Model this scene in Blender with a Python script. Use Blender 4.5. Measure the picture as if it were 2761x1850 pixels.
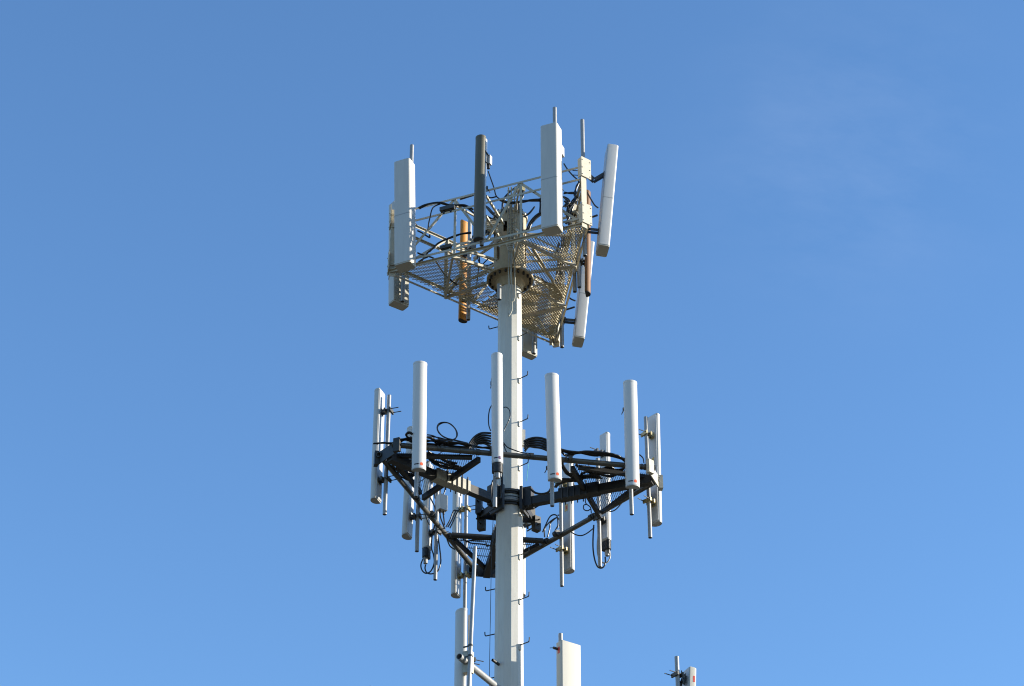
import bpy, math, random
from mathutils import Vector as V, Matrix
random.seed(7)
R = math.radians
sc = bpy.context.scene
for o in list(bpy.data.objects): bpy.data.objects.remove(o)

# ------------------------------------------------------------------ camera
FPX, PW, PH = 5893.36, 2761.0, 1850.0
pit, yaw, rol = R(33.5892), R(.0677254), R(-.1103223)
CAM = V((0, -28.6, 1.6))
r0 = V((math.cos(yaw), -math.sin(yaw), 0))
FW = V((math.sin(yaw)*math.cos(pit), math.cos(yaw)*math.cos(pit), math.sin(pit)))
u0 = V((-math.sin(yaw)*math.sin(pit), -math.cos(yaw)*math.sin(pit), math.cos(pit)))
RT = r0*math.cos(rol) - u0*math.sin(rol)
UP = r0*math.sin(rol) + u0*math.cos(rol)
cd = bpy.data.cameras.new('camera'); cam = bpy.data.objects.new('camera', cd)
sc.collection.objects.link(cam); sc.camera = cam
cam.matrix_world = Matrix(((RT.x, UP.x, -FW.x, CAM.x), (RT.y, UP.y, -FW.y, CAM.y), (RT.z, UP.z, -FW.z, CAM.z), (0, 0, 0, 1)))
cd.sensor_width = 36; cd.lens = 36*FPX/PW; cd.clip_start = .1; cd.clip_end = 20000

# ------------------------------------------------------------------ sky, sun, exposure
SUN_AZ, SUN_EL = 90.5, 16.5          # degrees to the right of the direction towards the camera; height
sd = V((math.sin(R(SUN_AZ))*math.cos(R(SUN_EL)), -math.cos(R(SUN_AZ))*math.cos(R(SUN_EL)), math.sin(R(SUN_EL))))
w = bpy.data.worlds.new('World'); sc.world = w; w.use_nodes = True
nt = w.node_tree; bg = nt.nodes['Background']
sky = nt.nodes.new('ShaderNodeTexSky'); sky.sky_type = 'NISHITA'; sky.sun_disc = False
sky.sun_elevation = R(SUN_EL); sky.sun_rotation = math.atan2(sd.x, sd.y)
sky.altitude = 0; sky.air_density = 1.0; sky.dust_density = .1; sky.ozone_density = 4.2
bg.inputs[1].default_value = .15
# faint high cirrus wisps in the sky
tc = nt.nodes.new('ShaderNodeTexCoord'); mp = nt.nodes.new('ShaderNodeMapping')
mp.inputs['Rotation'].default_value = (.2, .9, .5); mp.inputs['Scale'].default_value = (10, 34, 16)
nz = nt.nodes.new('ShaderNodeTexNoise'); nz.inputs['Scale'].default_value = 1.0; nz.inputs['Detail'].default_value = 8; nz.inputs['Roughness'].default_value = .6
cr = nt.nodes.new('ShaderNodeValToRGB'); cr.color_ramp.elements[0].position = .40; cr.color_ramp.elements[1].position = .85
dp_ = nt.nodes.new('ShaderNodeVectorMath'); dp_.operation = 'DISTANCE'
wd_ = (FW*FPX + RT*(2300-PW/2) + UP*(PH/2-420)).normalized(); dp_.inputs[1].default_value = wd_
mr = nt.nodes.new('ShaderNodeMapRange'); mr.interpolation_type = 'SMOOTHSTEP'
for k_, v_ in zip(('From Min', 'From Max', 'To Min', 'To Max'), (.01, .10, .05, 0)): mr.inputs[k_].default_value = v_
mu = nt.nodes.new('ShaderNodeMath'); mu.operation = 'MULTIPLY'
hs = nt.nodes.new('ShaderNodeHueSaturation'); hs.inputs['Saturation'].default_value = 1.045
mx = nt.nodes.new('ShaderNodeMix'); mx.data_type = 'RGBA'; mx.inputs['B'].default_value = (6, 6.3, 6.8, 1)
for a_, b_ in ((tc.outputs['Generated'], mp.inputs[0]), (mp.outputs[0], nz.inputs[0]), (nz.outputs[0], cr.inputs[0]), (tc.outputs['Generated'], dp_.inputs[0]),
               (dp_.outputs['Value'], mr.inputs['Value']), (cr.outputs[0], mu.inputs[0]), (mr.outputs[0], mu.inputs[1]), (mu.outputs[0], mx.inputs['Factor']),
               (sky.outputs[0], hs.inputs['Color']), (hs.outputs[0], mx.inputs['A']), (mx.outputs['Result'], bg.inputs[0])): nt.links.new(a_, b_)
sl = bpy.data.lights.new('sun', 'SUN'); sl.energy = 5.0; sl.angle = R(.53); sl.color = (1, .925, .79)
so = bpy.data.objects.new('sun', sl); sc.collection.objects.link(so)
so.rotation_euler = sd.to_track_quat('Z', 'Y').to_euler(); so.location = (30, 0, 40)
vs = sc.view_settings; vs.view_transform = 'Standard'; vs.look = 'None'; vs.exposure = .95; vs.gamma = 1
sc.cycles.filter_width = 1.1; sc.render.resolution_x = 1024; sc.render.resolution_y = 686

# ------------------------------------------------------------------ photogrammetry: a pixel of the survey photo to a point on a known plane
def ray(p): return FW*FPX + RT*(p[0]-PW/2) + UP*(PH/2-p[1])
def onz(p, z): d = ray(p); return CAM + d*((z-CAM.z)/d.z)
def ony(p, y): d = ray(p); return CAM + d*((y-CAM.y)/d.y)
def onp(p, q, n): d = ray(p); return CAM + d*((q-CAM).dot(n)/d.dot(n))
def za(x, y): return (1020+x*.22959, 260+y*.22959)
def zb(x, y): return (1340+x*.22959, 260+y*.22959)
def zc(x, y): return (1020+x*.22959, 560+y*.22959)
def zd(x, y): return (1340+x*.2551, 560+y*.2551)
def la(x, y): return (980+x*.26786, 930+y*.26786)
def lb(x, y): return (1380+x*.26786, 930+y*.26786)
def lc(x, y): return (980+x*.26786, 1250+y*.26786)
def ld(x, y): return (1380+x*.26786, 1250+y*.26786)

ZU, RU, AU = 21.792, 1.9667, R(187.396)
ZL, RL, AL = 17.768, 2.5999, R(219.2135)
def corner(r, a, k): t = a-k*2*math.pi/3; return V((r*math.cos(t), r*math.sin(t), 0))
def edge(r, a, k):
    A, B = corner(r, a, k), corner(r, a, (k+1) % 3); n = (A+B)/2; n.normalize(); return A, B, n

# ------------------------------------------------------------------ materials
def mat(name, col, rough=.5, metal=0, var=.12, scale=(6, 6, 1.2), dirt=None, dirt_amt=.5, dscale=1.0, bump=0, spec=.5):
    m = bpy.data.materials.new(name); m.use_nodes = True; t = m.node_tree; b = t.nodes['Principled BSDF']
    b.inputs['Roughness'].default_value = rough; b.inputs['Metallic'].default_value = metal
    b.inputs['Specular IOR Level'].default_value = spec
    tc = t.nodes.new('ShaderNodeTexCoord'); mp = t.nodes.new('ShaderNodeMapping'); mp.inputs['Scale'].default_value = scale
    t.links.new(tc.outputs['Object'], mp.inputs[0])
    n = t.nodes.new('ShaderNodeTexNoise'); n.inputs['Scale'].default_value = 1.7; n.inputs['Detail'].default_value = 8; n.inputs['Roughness'].default_value = .65
    t.links.new(mp.outputs[0], n.inputs[0])
    r = t.nodes.new('ShaderNodeValToRGB'); r.color_ramp.elements[0].position = .3; r.color_ramp.elements[1].position = .7
    r.color_ramp.elements[0].color = (*[c*(1-var) for c in col], 1); r.color_ramp.elements[1].color = (*[min(1, c*(1+var*.6)) for c in col], 1)
    t.links.new(n.outputs[0], r.inputs[0]); out = r.outputs[0]
    if dirt:
        n2 = t.nodes.new('ShaderNodeTexNoise'); n2.inputs['Scale'].default_value = 5*dscale; n2.inputs['Detail'].default_value = 10; n2.inputs['Roughness'].default_value = .7
        t.links.new(mp.outputs[0], n2.inputs[0])
        r2 = t.nodes.new('ShaderNodeValToRGB'); r2.color_ramp.elements[0].position = .56; r2.color_ramp.elements[1].position = .76
        r2.color_ramp.elements[1].color = (dirt_amt, dirt_amt, dirt_amt, 1)
        t.links.new(n2.outputs[0], r2.inputs[0])
        x = t.nodes.new('ShaderNodeMix'); x.data_type = 'RGBA'; x.inputs['B'].default_value = (*dirt, 1)
        t.links.new(r2.outputs[0], x.inputs['Factor']); t.links.new(out, x.inputs['A']); out = x.outputs['Result']
    t.links.new(out, b.inputs['Base Color'])
    if bump:
        bn = t.nodes.new('ShaderNodeBump'); bn.inputs['Strength'].default_value = bump; bn.inputs['Distance'].default_value = .01
        t.links.new(n.outputs[0], bn.inputs['Height']); t.links.new(bn.outputs[0], b.inputs['Normal'])
    return m
M = dict(
 paint=mat('pole_paint', (.49, .47, .415), .5, var=.09, dirt=(.30, .27, .22), dirt_amt=.6, scale=(9, 9, 1.1)),
 cream=mat('platform_paint', (.46, .42, .325), .6, var=.15, dirt=(.13, .095, .055), dirt_amt=.6, scale=(9, 9, 9)),
 hub=mat('hub_paint', (.36, .295, .185), .65, var=.2, scale=(9, 9, 4), dirt=(.08, .055, .03), dirt_amt=.75),
 mesh=mat('mesh_paint', (.42, .345, .205), .65, var=.2, scale=(9, 9, 9)),
 white=mat('white_radome', (.48, .46, .42), .45, var=.08, dirt=(.33, .31, .28), dirt_amt=.35, scale=(9, 9, 1)),
 bright=mat('new_white_radome', (.53, .52, .495), .38, var=.05, scale=(9, 9, 1)),
 warm=mat('cream_radome', (.42, .40, .34), .5, var=.05, dirt=(.45, .42, .36), dirt_amt=.3, scale=(9, 9, 1)),
 olive=mat('dark_grey_radome', (.098, .087, .055), .55, var=.1),
 orange=mat('orange_radome', (.46, .185, .014), .55, var=.25, dirt=(.14, .05, .014), dirt_amt=.8),
 galv=mat('galvanised_steel', (.27, .27, .265), .45, metal=.2, var=.18, scale=(20, 20, 12), dirt=(.25, .24, .22), dirt_amt=.4),
 dull=mat('weathered_steel', (.028, .0265, .024), .5, metal=.3, var=.3, scale=(14, 14, 14), dirt=(.085, .075, .06), dirt_amt=.5),
 worn_lit=mat('pale_worn_lit_steel', (.36, .34, .275), .6, metal=.1, var=.25, scale=(8, 8, 8), dirt=(.08, .07, .06), dirt_amt=.7),  # worn steel; pale base also carries sunlight on the left arm sleeve
 alu=mat('aluminium_back', (.45, .45, .44), .4, metal=.3, var=.1, dirt=(.4, .36, .3), dirt_amt=.4),
 pipe=mat('weathered_pipe', (.075, .070, .058), .42, metal=.2, var=.3, scale=(10, 10, 10), dirt=(.17, .155, .12), dirt_amt=.5),
 orange_shade=mat('shaded_orange_radome', (.15, .062, .012), .6, var=.3, dirt=(.07, .03, .012), dirt_amt=.8),  # orange radome darkened: shade on the right panel put into the colour
 brk=mat('bracket_steel', (.06, .06, .055), .5, metal=.4, var=.3, scale=(20, 20, 20)),
 brass=mat('passivated_steel', (.42, .34, .17), .4, metal=.5, var=.25, scale=(20, 20, 20)),
 rubber=mat('black_rubber', (.010, .010, .011), .3, var=.2),
 black=mat('black_plastic', (.012, .012, .012), .45, var=.2),
 grey=mat('grey_plastic', (.34, .34, .33), .5, var=.1),
 red=mat('red_sticker', (.55, .05, .03), .5, var=.1), dot=mat('orange_sticker', (.80, .11, .03), .5, var=.04),
 purple=mat('purple_sticker', (.10, .045, .10), .5, var=.05), yellow=mat('yellow_sticker', (.62, .42, .12), .5, var=.1),
 green=mat('green_string', (.08, .45, .32), .6, var=.1),
 ground=mat('dry_ground', (.085, .072, .046), .95, var=.35, scale=(.2, .2, .2), dirt=(.10, .12, .05), dirt_amt=.8, bump=.4),
 conc=mat('concrete', (.38, .37, .34), .9, var=.15, scale=(3, 3, 3)),
)

# ------------------------------------------------------------------ mesh builder and things
class MB:
    def __init__(s): s.v, s.f, s.sm = [], [], []
    def add(s, vs, fs, smooth=False):
        b = len(s.v); s.v += [V(q) for q in vs]
        for f in fs: s.f.append([b+i for i in f]); s.sm.append(smooth)
        return s
    def box(s, c, X, Y, Z, hx, hy, hz):
        q = [c+X*(hx*i)+Y*(hy*j)+Z*(hz*k) for k in (-1, 1) for j in (-1, 1) for i in (-1, 1)]
        return s.add(q, [(0, 2, 3, 1), (4, 5, 7, 6), (0, 1, 5, 4), (2, 6, 7, 3), (0, 4, 6, 2), (1, 3, 7, 5)])
    def beam(s, p, q, wd, ht, up=V((0, 0, 1))):
        d = (q-p); l = d.length; d = d/l
        if abs(d.dot(up)) > .98: up = V((0, 1, 0))
        X = d.cross(up).normalized(); Z = X.cross(d)
        return s.box((p+q)/2, X, d, Z, wd/2, l/2, ht/2)
    def angle(s, p, q, wd, th, up=V((0, 0, 1)), side=1):      # an L-shaped steel angle
        d = (q-p).normalized()
        if abs(d.dot(up)) > .98: up = V((0, 1, 0))
        X = d.cross(up).normalized()*side; Z = (X.cross(d)*side).normalized()
        s.beam(p+X*(wd/2), q+X*(wd/2), wd, th, up)
        return s.beam(p-Z*(wd/2+th/2), q-Z*(wd/2+th/2), th, wd, up)
    def ring(s, c, X, Y, r, n, ph=0): return [c+X*(r*math.cos(ph+2*math.pi*i/n))+Y*(r*math.sin(ph+2*math.pi*i/n)) for i in range(n)]
    def frame(s, d):
        d = d.normalized(); a = V((0, 0, 1)) if abs(d.z) < .9 else V((1, 0, 0))
        X = a.cross(d).normalized(); return X, d.cross(X)
    def tube(s, p, q, r, n=14, r1=None, hollow=False, smooth=True, ph=0):
        d = q-p; X, Y = s.frame(d); r1 = r if r1 is None else r1; L = list(range(n))
        s.add(s.ring(p, X, Y, r, n, ph)+s.ring(q, X, Y, r1, n, ph), [(i, (i+1) % n, n+(i+1) % n, n+i) for i in L], smooth)
        dn = d.normalized()
        for c, rr, sg in ((p, r, 1), (q, r1, -1)):
            if hollow:
                ri = rr*.84; dp = min(.2, d.length*.3)
                a = s.ring(c, X, Y, rr, n, ph); b = s.ring(c, X, Y, ri, n, ph); e = s.ring(c+dn*(dp*sg), X, Y, ri, n, ph)
                s.add(a+b, [((i, n+i, n+(i+1) % n, (i+1) % n)) for i in L][::1])
                s.add(b+e, [(i, n+i, n+(i+1) % n, (i+1) % n) for i in L], True); s.add(e, [tuple(L)])
            else: s.add(s.ring(c, X, Y, rr, n, ph), [tuple(L[::-sg])])
        return s
    def path(s, pts, r, n=7, sub=6):
        P = []
        for i in range(len(pts)-1):
            a = pts[max(i-1, 0)]; b = pts[i]; c = pts[i+1]; d = pts[min(i+2, len(pts)-1)]
            for k in range(sub):
                t = k/sub; P.append(.5*((2*b)+(c-a)*t+(2*a-5*b+4*c-d)*t*t+(3*b-a-3*c+d)*t**3))
        P.append(pts[-1]); rings = []; X = None
        for i, p in enumerate(P):
            d = (P[min(i+1, len(P)-1)]-P[max(i-1, 0)])
            if d.length < 1e-7: d = V((0, 0, 1))
            d.normalize()
            if X is None: X, Y = s.frame(d)
            X = (X-d*X.dot(d)).normalized(); Y = d.cross(X); rings += s.ring(p, X, Y, r, n)
        m = len(P)
        s.add(rings, [(k*n+i, k*n+(i+1) % n, (k+1)*n+(i+1) % n, (k+1)*n+i) for k in range(m-1) for i in range(n)], True)
        s.add(rings[:n], [tuple(range(n))[::-1]]); s.add(rings[-n:], [tuple(range(n))]); return s
    def prism(s, prof, O, X, Y, Z, z0, z1, smooth=True, ch=.006):
        n = len(prof); cx = sum(p[0] for p in prof)/n; cy = sum(p[1] for p in prof)/n
        wx = max(abs(p[0]-cx) for p in prof); wy = max(abs(p[1]-cy) for p in prof)
        def rg(z, c): return [O+X*(cx+(p[0]-cx)*(1-c/wx))+Y*(cy+(p[1]-cy)*(1-c/wy))+Z*z for p in prof]
        zs = [(z0, ch), (z0+ch, 0), (z1-ch, 0), (z1, ch)] if ch else [(z0, 0), (z1, 0)]
        L = range(n)
        for (a, ca), (b, cb) in zip(zs, zs[1:]):
            va, vb = rg(a, ca), rg(b, cb)
            if smooth: s.add(va+vb, [(i, (i+1) % n, n+(i+1) % n, n+i) for i in L], True)
            else:
                for i in L: s.add([va[i], va[(i+1) % n], vb[(i+1) % n], vb[i]], [(0, 1, 2, 3)])
        s.add(rg(*zs[0]), [tuple(L)[::-1]]); s.add(rg(*zs[-1]), [tuple(L)]); return s
    def lathe(s, c, prof, n=36, smooth=True):
        for (a, za_), (b, zb_) in zip(prof, prof[1:]):
            X, Y = V((1, 0, 0)), V((0, 1, 0))
            s.add(s.ring(c+V((0, 0, za_)), X, Y, a, n)+s.ring(c+V((0, 0, zb_)), X, Y, b, n), [(i, (i+1) % n, n+(i+1) % n, n+i) for i in range(n)], smooth)
        return s
def thing(name, label, cat, loc, group=None, kind=None):
    o = bpy.data.objects.new(name, None); sc.collection.objects.link(o); o.location = loc; o.empty_display_size = .2
    o['label'] = label; o['category'] = cat; o['_b'] = list(loc)
    if group: o['group'] = group
    if kind: o['kind'] = kind
    return o
def part(name, mb, m, parent=None, label=None):
    b = V(parent['_b']) if parent else V((0, 0, 0))
    me = bpy.data.meshes.new(name); me.from_pydata([tuple(q-b) for q in mb.v], [], mb.f)
    me.polygons.foreach_set('use_smooth', mb.sm); me.materials.append(M[m]); me.update()
    o = bpy.data.objects.new(name, me); sc.collection.objects.link(o)
    if parent: o.parent = parent; o['_b'] = list(b) ; o.matrix_parent_inverse = Matrix()
    if label: o['label'] = label
    return o
def single(name, mb, m, label, cat, group=None, kind=None):
    b = sum(mb.v, V((0, 0, 0)))/len(mb.v); b.z = min(q.z for q in mb.v)
    me = bpy.data.meshes.new(name); me.from_pydata([tuple(q-b) for q in mb.v], [], mb.f)
    me.polygons.foreach_set('use_smooth', mb.sm); me.materials.append(M[m]); me.update()
    o = bpy.data.objects.new(name, me); sc.collection.objects.link(o); o.location = b
    if kind: o['kind'] = kind
    else: o['label'] = label; o['category'] = cat
    if group: o['group'] = group
    return o
ZZ = V((0, 0, 1))
def az(deg): return V((math.sin(R(deg)), -math.cos(R(deg)), 0))     # bearing measured to the right of the camera-facing side

# ------------------------------------------------------------------ ground and footing
g = MB(); N = 48
g.add([V((0, 0, 0))]+[V((3000*math.cos(2*math.pi*i/N), 3000*math.sin(2*math.pi*i/N), 0)) for i in range(N)], [(0, i+1, (i+1) % N+1) for i in range(N)])
gr = single('ground', g, 'ground', '', '', kind='structure')

# ------------------------------------------------------------------ the monopole
def prad(z): return .1905+(20.6-z)*.0036
zf = ony((1374.5, 757), 0).z
pole = thing('monopole', 'tall white twelve-sided steel pole with step pegs carrying the antenna platforms', 'pole', (0, 0, 0))
n = 12; sh = MB(); ph = R(-90+8.4)
def prg(z, k=1): return [V((prad(z)*k*math.cos(ph+i*2*math.pi/n), prad(z)*k*math.sin(ph+i*2*math.pi/n), z)) for i in range(n)]
zs = [.3, 9.0, 9.0001, zf-.01]
for a, b, k in ((.3, 9, 1.035), (9, zf-.01, 1)):
    A, B = prg(a, k), prg(b, k)
    for i in range(n): sh.add([A[i], A[(i+1) % n], B[(i+1) % n], B[i]], [(0, 1, 2, 3)])
sh.add(prg(9, 1.035), [tuple(range(n))]); sh.add(prg(zf-.01), [tuple(range(n))])
part('shaft', sh, 'paint', pole)
ft = MB().lathe(V((0, 0, 0)), [(.9, 0.004), (.9, .3), (.86, .34), (.2, .34)], 40, False); part('footing', ft, 'conc', pole)
fl = MB().lathe(V((0, 0, zf)), [(prad(zf)-.01, -.20), (prad(zf)+.012, -.19), (prad(zf)+.05, -.05), (prad(zf)+.1, 0), (.375, 0), (.375, .045), (.25, .045)], 48)
fl.sm = [False]*len(fl.sm)
fo = part('flange', fl, 'hub', pole)
for i in range(20):
    q = V((.325*math.cos(i*math.pi/10+.1), .325*math.sin(i*math.pi/10+.1), zf)); part('bolt', MB().tube(q-ZZ*.045, q+ZZ*.07, .021, 6, smooth=False), 'dull', fo)
# the drum above the flange, with open slots
ztop = ony((1378, 588), 0).z; H = ztop-zf-.05; dr = MB(); nd = 48; z0 = zf+.045
lv = [0, .17, .2, .50, .53, .60, .63, .80, .83, 1]
for ri, s_ in ((.263, 1), (.247, -1)):
    for j in range(len(lv)-1):
        for i in range(nd):
            c = i % 8
            if 2 <= j <= 2 and c in (0, 1): continue
            if j in (1, 3) and c in (0, 1) and ri > 0 and False: continue
            if j == 6 and c in (4, 5): continue
            a0, a1 = R(-145)+2*math.pi*i/nd, R(-145)+2*math.pi*(i+1)/nd
            q = [V((ri*math.cos(a), ri*math.sin(a), z0+H*z)) for a, z in ((a0, lv[j]), (a1, lv[j]), (a1, lv[j+1]), (a0, lv[j+1]))]
            dr.add(q if s_ > 0 else q[::-1], [(0, 1, 2, 3)], True)
dro = part('top_drum', dr, 'hub', pole)
cap = MB().lathe(V((0, 0, ztop)), [(.247, -.05), (.285, -.05), (.285, 0), (.27, 0)], 40); cap.sm = [False]*len(cap.sm); part('drum_rim', cap, 'cream', dro)
dm = MB().lathe(V((0, 0, ztop)), [(.27, .003), (.255, .03), (.2, .075), (.12, .10), (.001, .11)], 40); part('drum_cap', dm, 'dull', dro)
for i in range(16):
    q = V((.276*math.cos(i*math.pi/8), .276*math.sin(i*math.pi/8), ztop)); part('bolt', MB().tube(q-ZZ*.07, q+ZZ*.03, .011, 6), 'dull', dro)
# step pegs
def peg(v, bearing, side):
    d = az(bearing); z = ony((1374, v), 0).z; b = d*(prad(z)*.985)+ZZ*z; t = MB()
    t.path([b-d*.03, b+d*.10, b+d*.165, b+d*.18+ZZ*.02, b+d*.183+ZZ*.065], .0085, 7)
    o = part('step_peg', t, 'dull', pole)
    c = MB().box(b+d*.006-ZZ*.03, az(bearing+90), d, ZZ, .018, .012, .045); c.tube(b+d*.008-ZZ*.085, b+d*.008-ZZ*.07, .012, 8)
    part('peg_clip', c, 'paint', o)
for v in (805, 920, 1034, 1151, 1270, 1389, 1509, 1629, 1751): peg(v, 48, 1)
for v in (819, 873, 1460, 1580, 1702, 1819): peg(v, 245, -1)
hz_ = ony((1410, 1190), .12); t = MB().box(V((0, 0, hz_.z))+az(100)*(prad(hz_.z)+.012), az(10), az(100), ZZ, .035, .03, .14); part('hanger_plate', t, 'paint', pole)
# little cable port near the foot of the frame
pz = ony((1345, 1787), -.2); t = MB().tube(pz+V((-.0, .06, 0)), pz+V((-.09, -.05, .02)), .022, 12, hollow=True); part('cable_port', t, 'dull', pole)
# safety cable
sc_ = MB().path([ony((1331, 1370), -.05)+V((0, 0, 0)), ony((1325.5, 1500), -.05), ony((1322.5, 1650), -.05), ony((1319.5, 1838), -.05), ony((1316, 2300), -.05)], .0045, 5)
single('safety_cable', sc_, 'dull', 'thin dark vertical climbing cable running down beside the pole\'s left pegs', 'cable')

# ------------------------------------------------------------------ upper platform: triangular truss deck
up = thing('truss_platform', 'cream painted triangular lattice platform with mesh floor at the top of the pole', 'platform', (0, 0, ZU))
UR = V((0, 0, ZU)); hts = (.0, .135, .89, 1.13)
fpt = {}
for k in range(3):
    A, B, nn = edge(RU, AU, k); d = (B-A).normalized()
    pa, pb = A+(B-A)*(1/3), A+(B-A)*(2/3); fpt[k] = (pa, pb)
    for h in hts:
        t = MB(); p, q = A+UR+ZZ*h, B+UR+ZZ*h
        t.angle(p+d*.03, q-d*.03, .034, .006, ZZ, 1 if h else -1); part('floor_rail' if h == 0 else 'handrail', t, 'cream', up)
    for P in (pa, pb):
        t = MB(); i_ = -nn*.012; t.angle(P+UR+i_, P+UR+ZZ*1.13+i_, .04, .006, nn); part('upright', t, 'cream', up)
    mid = (A+B)/2; off = -nn*.022
    for p, q in ((A+d*.08, pa+ZZ*1.12), (pa+ZZ*1.12, mid+ZZ*.13), (mid+ZZ*.13, pb+ZZ*1.12), (pb+ZZ*1.12, B-d*.08)):
        t = MB(); t.beam(p+UR+off, q+UR+off, .014, .042); part('diagonal_brace', t, 'cream', up)
    # corner post with plates
    C = corner(RU, AU, k); o_ = C.normalized(); tg = ZZ.cross(o_)
    t = MB(); t.box(C+UR+ZZ*.56-o_*.03-tg*.045, o_, tg, ZZ, .006, .045, .66); t.box(C+UR+ZZ*.56-o_*.08+tg*.01, o_, tg, ZZ, .05, .006, .66)
    cp = part('corner_post', t, 'cream', up)
    for zc0, hz in ((1.07, .19), (.17, .19)):
        t = MB(); t.box(C+UR+ZZ*zc0-o_*.012, o_, tg, ZZ, .008, .095, hz); t.box(C+UR+ZZ*zc0-o_*.06-tg*.088, o_, tg, ZZ, .04, .006, hz*.96)
        for sx in (-1, 1):
            for szz in (-.8, -.1, .7): t.tube(C+UR+ZZ*(zc0+hz*szz)+tg*(.075*sx)-o_*.004, C+UR+ZZ*(zc0+hz*szz)+tg*(.075*sx)+o_*.006, .009, 6)
        part('corner_plate', t, 'cream', cp)
# floor framing: beams cutting each corner, spokes to the flange
for k in range(3):
    pb_prev = fpt[(k-1) % 3][1]; pa = fpt[k][0]
    t = MB().beam(pb_prev+UR-ZZ*.03, pa+UR-ZZ*.03, .034, .045); part('floor_beam', t, 'cream', up)
    for P in (fpt[k][0], fpt[k][1]):
        d = -P.normalized(); t = MB().beam(P+UR-ZZ*.035, P+d*(P.length-.36)+V((0, 0, zf+.07)), .034, .045); part('spoke', t, 'cream', up)
    for P in fpt[k]:
        d = P.normalized()
        for hh, zz in ((1.0, .92), (.14, .30)):
            part('strut', MB().beam(P+UR+ZZ*hh-d*.02, d*.265+V((0, 0, zf+zz)), .026, .03), 'cream', up)
        part('strut', MB().beam(P+UR+ZZ*.16-d*.02, d*.265+V((0, 0, zf+.88)), .022, .026), 'cream', up)
    P = (fpt[k][0]+fpt[k][1])/2; d = P.normalized()
    for hz in (.55, .95):
        t = MB().beam(P+UR+ZZ*(hz+.05), d*.27+V((0, 0, zf+hz)), .03, .04); part('stay', t, 'cream', up)
A, B, nn = edge(RU, AU, 2)
# slack floor braces on top of the mesh
for p, q in ((zc(960, 800), zc(820, 1010)), (zd(380, 430), zd(700, 960))):
    t = MB().beam(onz(p, ZU+.03), onz(q, ZU+.03), .035, .035); part('floor_brace', t, 'cream', up)
# expanded metal floor
C0, C1, C2 = [corner(RU, AU, k) for k in range(3)]
pA, pB = fpt[2]                                     # the bay in front of the drum, between these two spokes, is open
def inside(p, k, mg=.03):
    for j in range(3):
        A, B, nn = edge(RU, AU, j)
        if (p-A).dot(nn) > -mg: return False
    if p.length < .40: return False
    dots = [p.dot(c) for c in (C0, C1, C2)]
    if dots.index(max(dots)) != k: return False
    return not (pA.cross(p).z < 0 and pB.cross(p).z > 0)
LW, SW = .080, .044; t = MB()
for k, (Ck, ex) in enumerate(((C0, C0-C2), (C1, C1-C0), (C2, C1-C2))):
    ex = ex.normalized(); ey = V((-ex.y, ex.x, 0))
    for j in range(-90, 91):
        for i in range(-30, 31):
            x = i*LW+(LW/2 if j % 2 else 0); y = j*SW/2
            for sx in (-1, 1):
                a = ex*x+ey*y; b = ex*(x+sx*LW/2)+ey*(y+SW/2)
                if not (inside(a, k) and inside(b, k)): continue
                d = (b-a).normalized(); sd_ = ZZ.cross(d); sd_ = -sd_ if sd_.x < 0 else sd_
                wv = (sd_*.5+ZZ*.87)*(.0085 if k == 1 else .0055); th = (sd_*.87-ZZ*.5)*(.0030 if k == 1 else .0022)
                z = UR+ZZ*.012
                q = [a-wv-th, b-wv-th, b+wv-th, a+wv-th, a-wv+th, b-wv+th, b+wv+th, a+wv+th]
                t.add([v_+z for v_ in q], [(0, 1, 2, 3), (7, 6, 5, 4), (0, 4, 5, 1), (3, 2, 6, 7)])
part('mesh_floor', t, 'mesh', up)

# ------------------------------------------------------------------ pipes, brackets, antennas
def dprof(wd, dp, flat=.25, n=16):          # flat back, rounded front
    a = wd/2; yb = -dp/2; yf = yb+dp*flat
    return [(-a, yf), (-a*.96, yb), (a*.96, yb), (a, yf)]+[(a*math.cos(math.pi*i/n), yf+(dp*(1-flat))*math.sin(math.pi*i/n)) for i in range(1, n)]
def rprof(wd, dp, r=.03, n=5):
    pts = []
    for sx, sy, a0 in ((1, 1, 0), (-1, 1, 90), (-1, -1, 180), (1, -1, 270)):
        rr = r if sy > 0 else r*.25
        for i in range(n+1):
            a = R(a0+90*i/n); pts.append((sx*(wd/2-rr)+rr*math.cos(a), sy*(dp/2-rr)+rr*math.sin(a)))
    return pts
def bracket(pb, pp, r, parent, m='brk', scis=False):
    h = pp-pb; h.z = 0; L = h.length; d = h.normalized(); X = ZZ.cross(d); t = MB()
    t.box(pb+d*.006, X, d, ZZ, .045, .008, .05)
    for s in (-1, 1):
        if scis:
            e = pb+d*(L*.5)-ZZ*.13
            t.beam(pb+X*(s*.04)+d*.01, e+X*(s*.04), .012, .045); t.beam(e+X*(s*.04), pp+X*(s*.04)-d*(r+.01), .012, .045)
        else: t.beam(pb+X*(s*.04)+d*.01, pp+X*(s*.04)-d*(r*.6), .012, .045)
    br = part('bracket', t, m, parent)
    t = MB(); q = V((pp.x, pp.y, pb.z))
    for s in (-1, 1): t.box(q+d*(s*(r+.012)), X, d, ZZ, .075, .012, .028)
    part('clamp', t, 'brass' if m == 'brass' else m, br)
    t = MB()
    for s in (-1, 1): t.tube(q+X*(s*.058)-d*(r+.05), q+X*(s*.058)+d*(r+.15), .007, 7)
    part('clamp_bolts', t, 'brk', br)
def pipe(label, x, y, z0, z1, r=.031, lean=(0, 0), m='galv', group='galvanised mounting pipes'):
    t = MB().tube(V((x, y, z0)), V((x+lean[0], y+lean[1], z1)), r, 16, hollow=True)
    return single('mounting_pipe', t, m, label, 'pipe', group)
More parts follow.
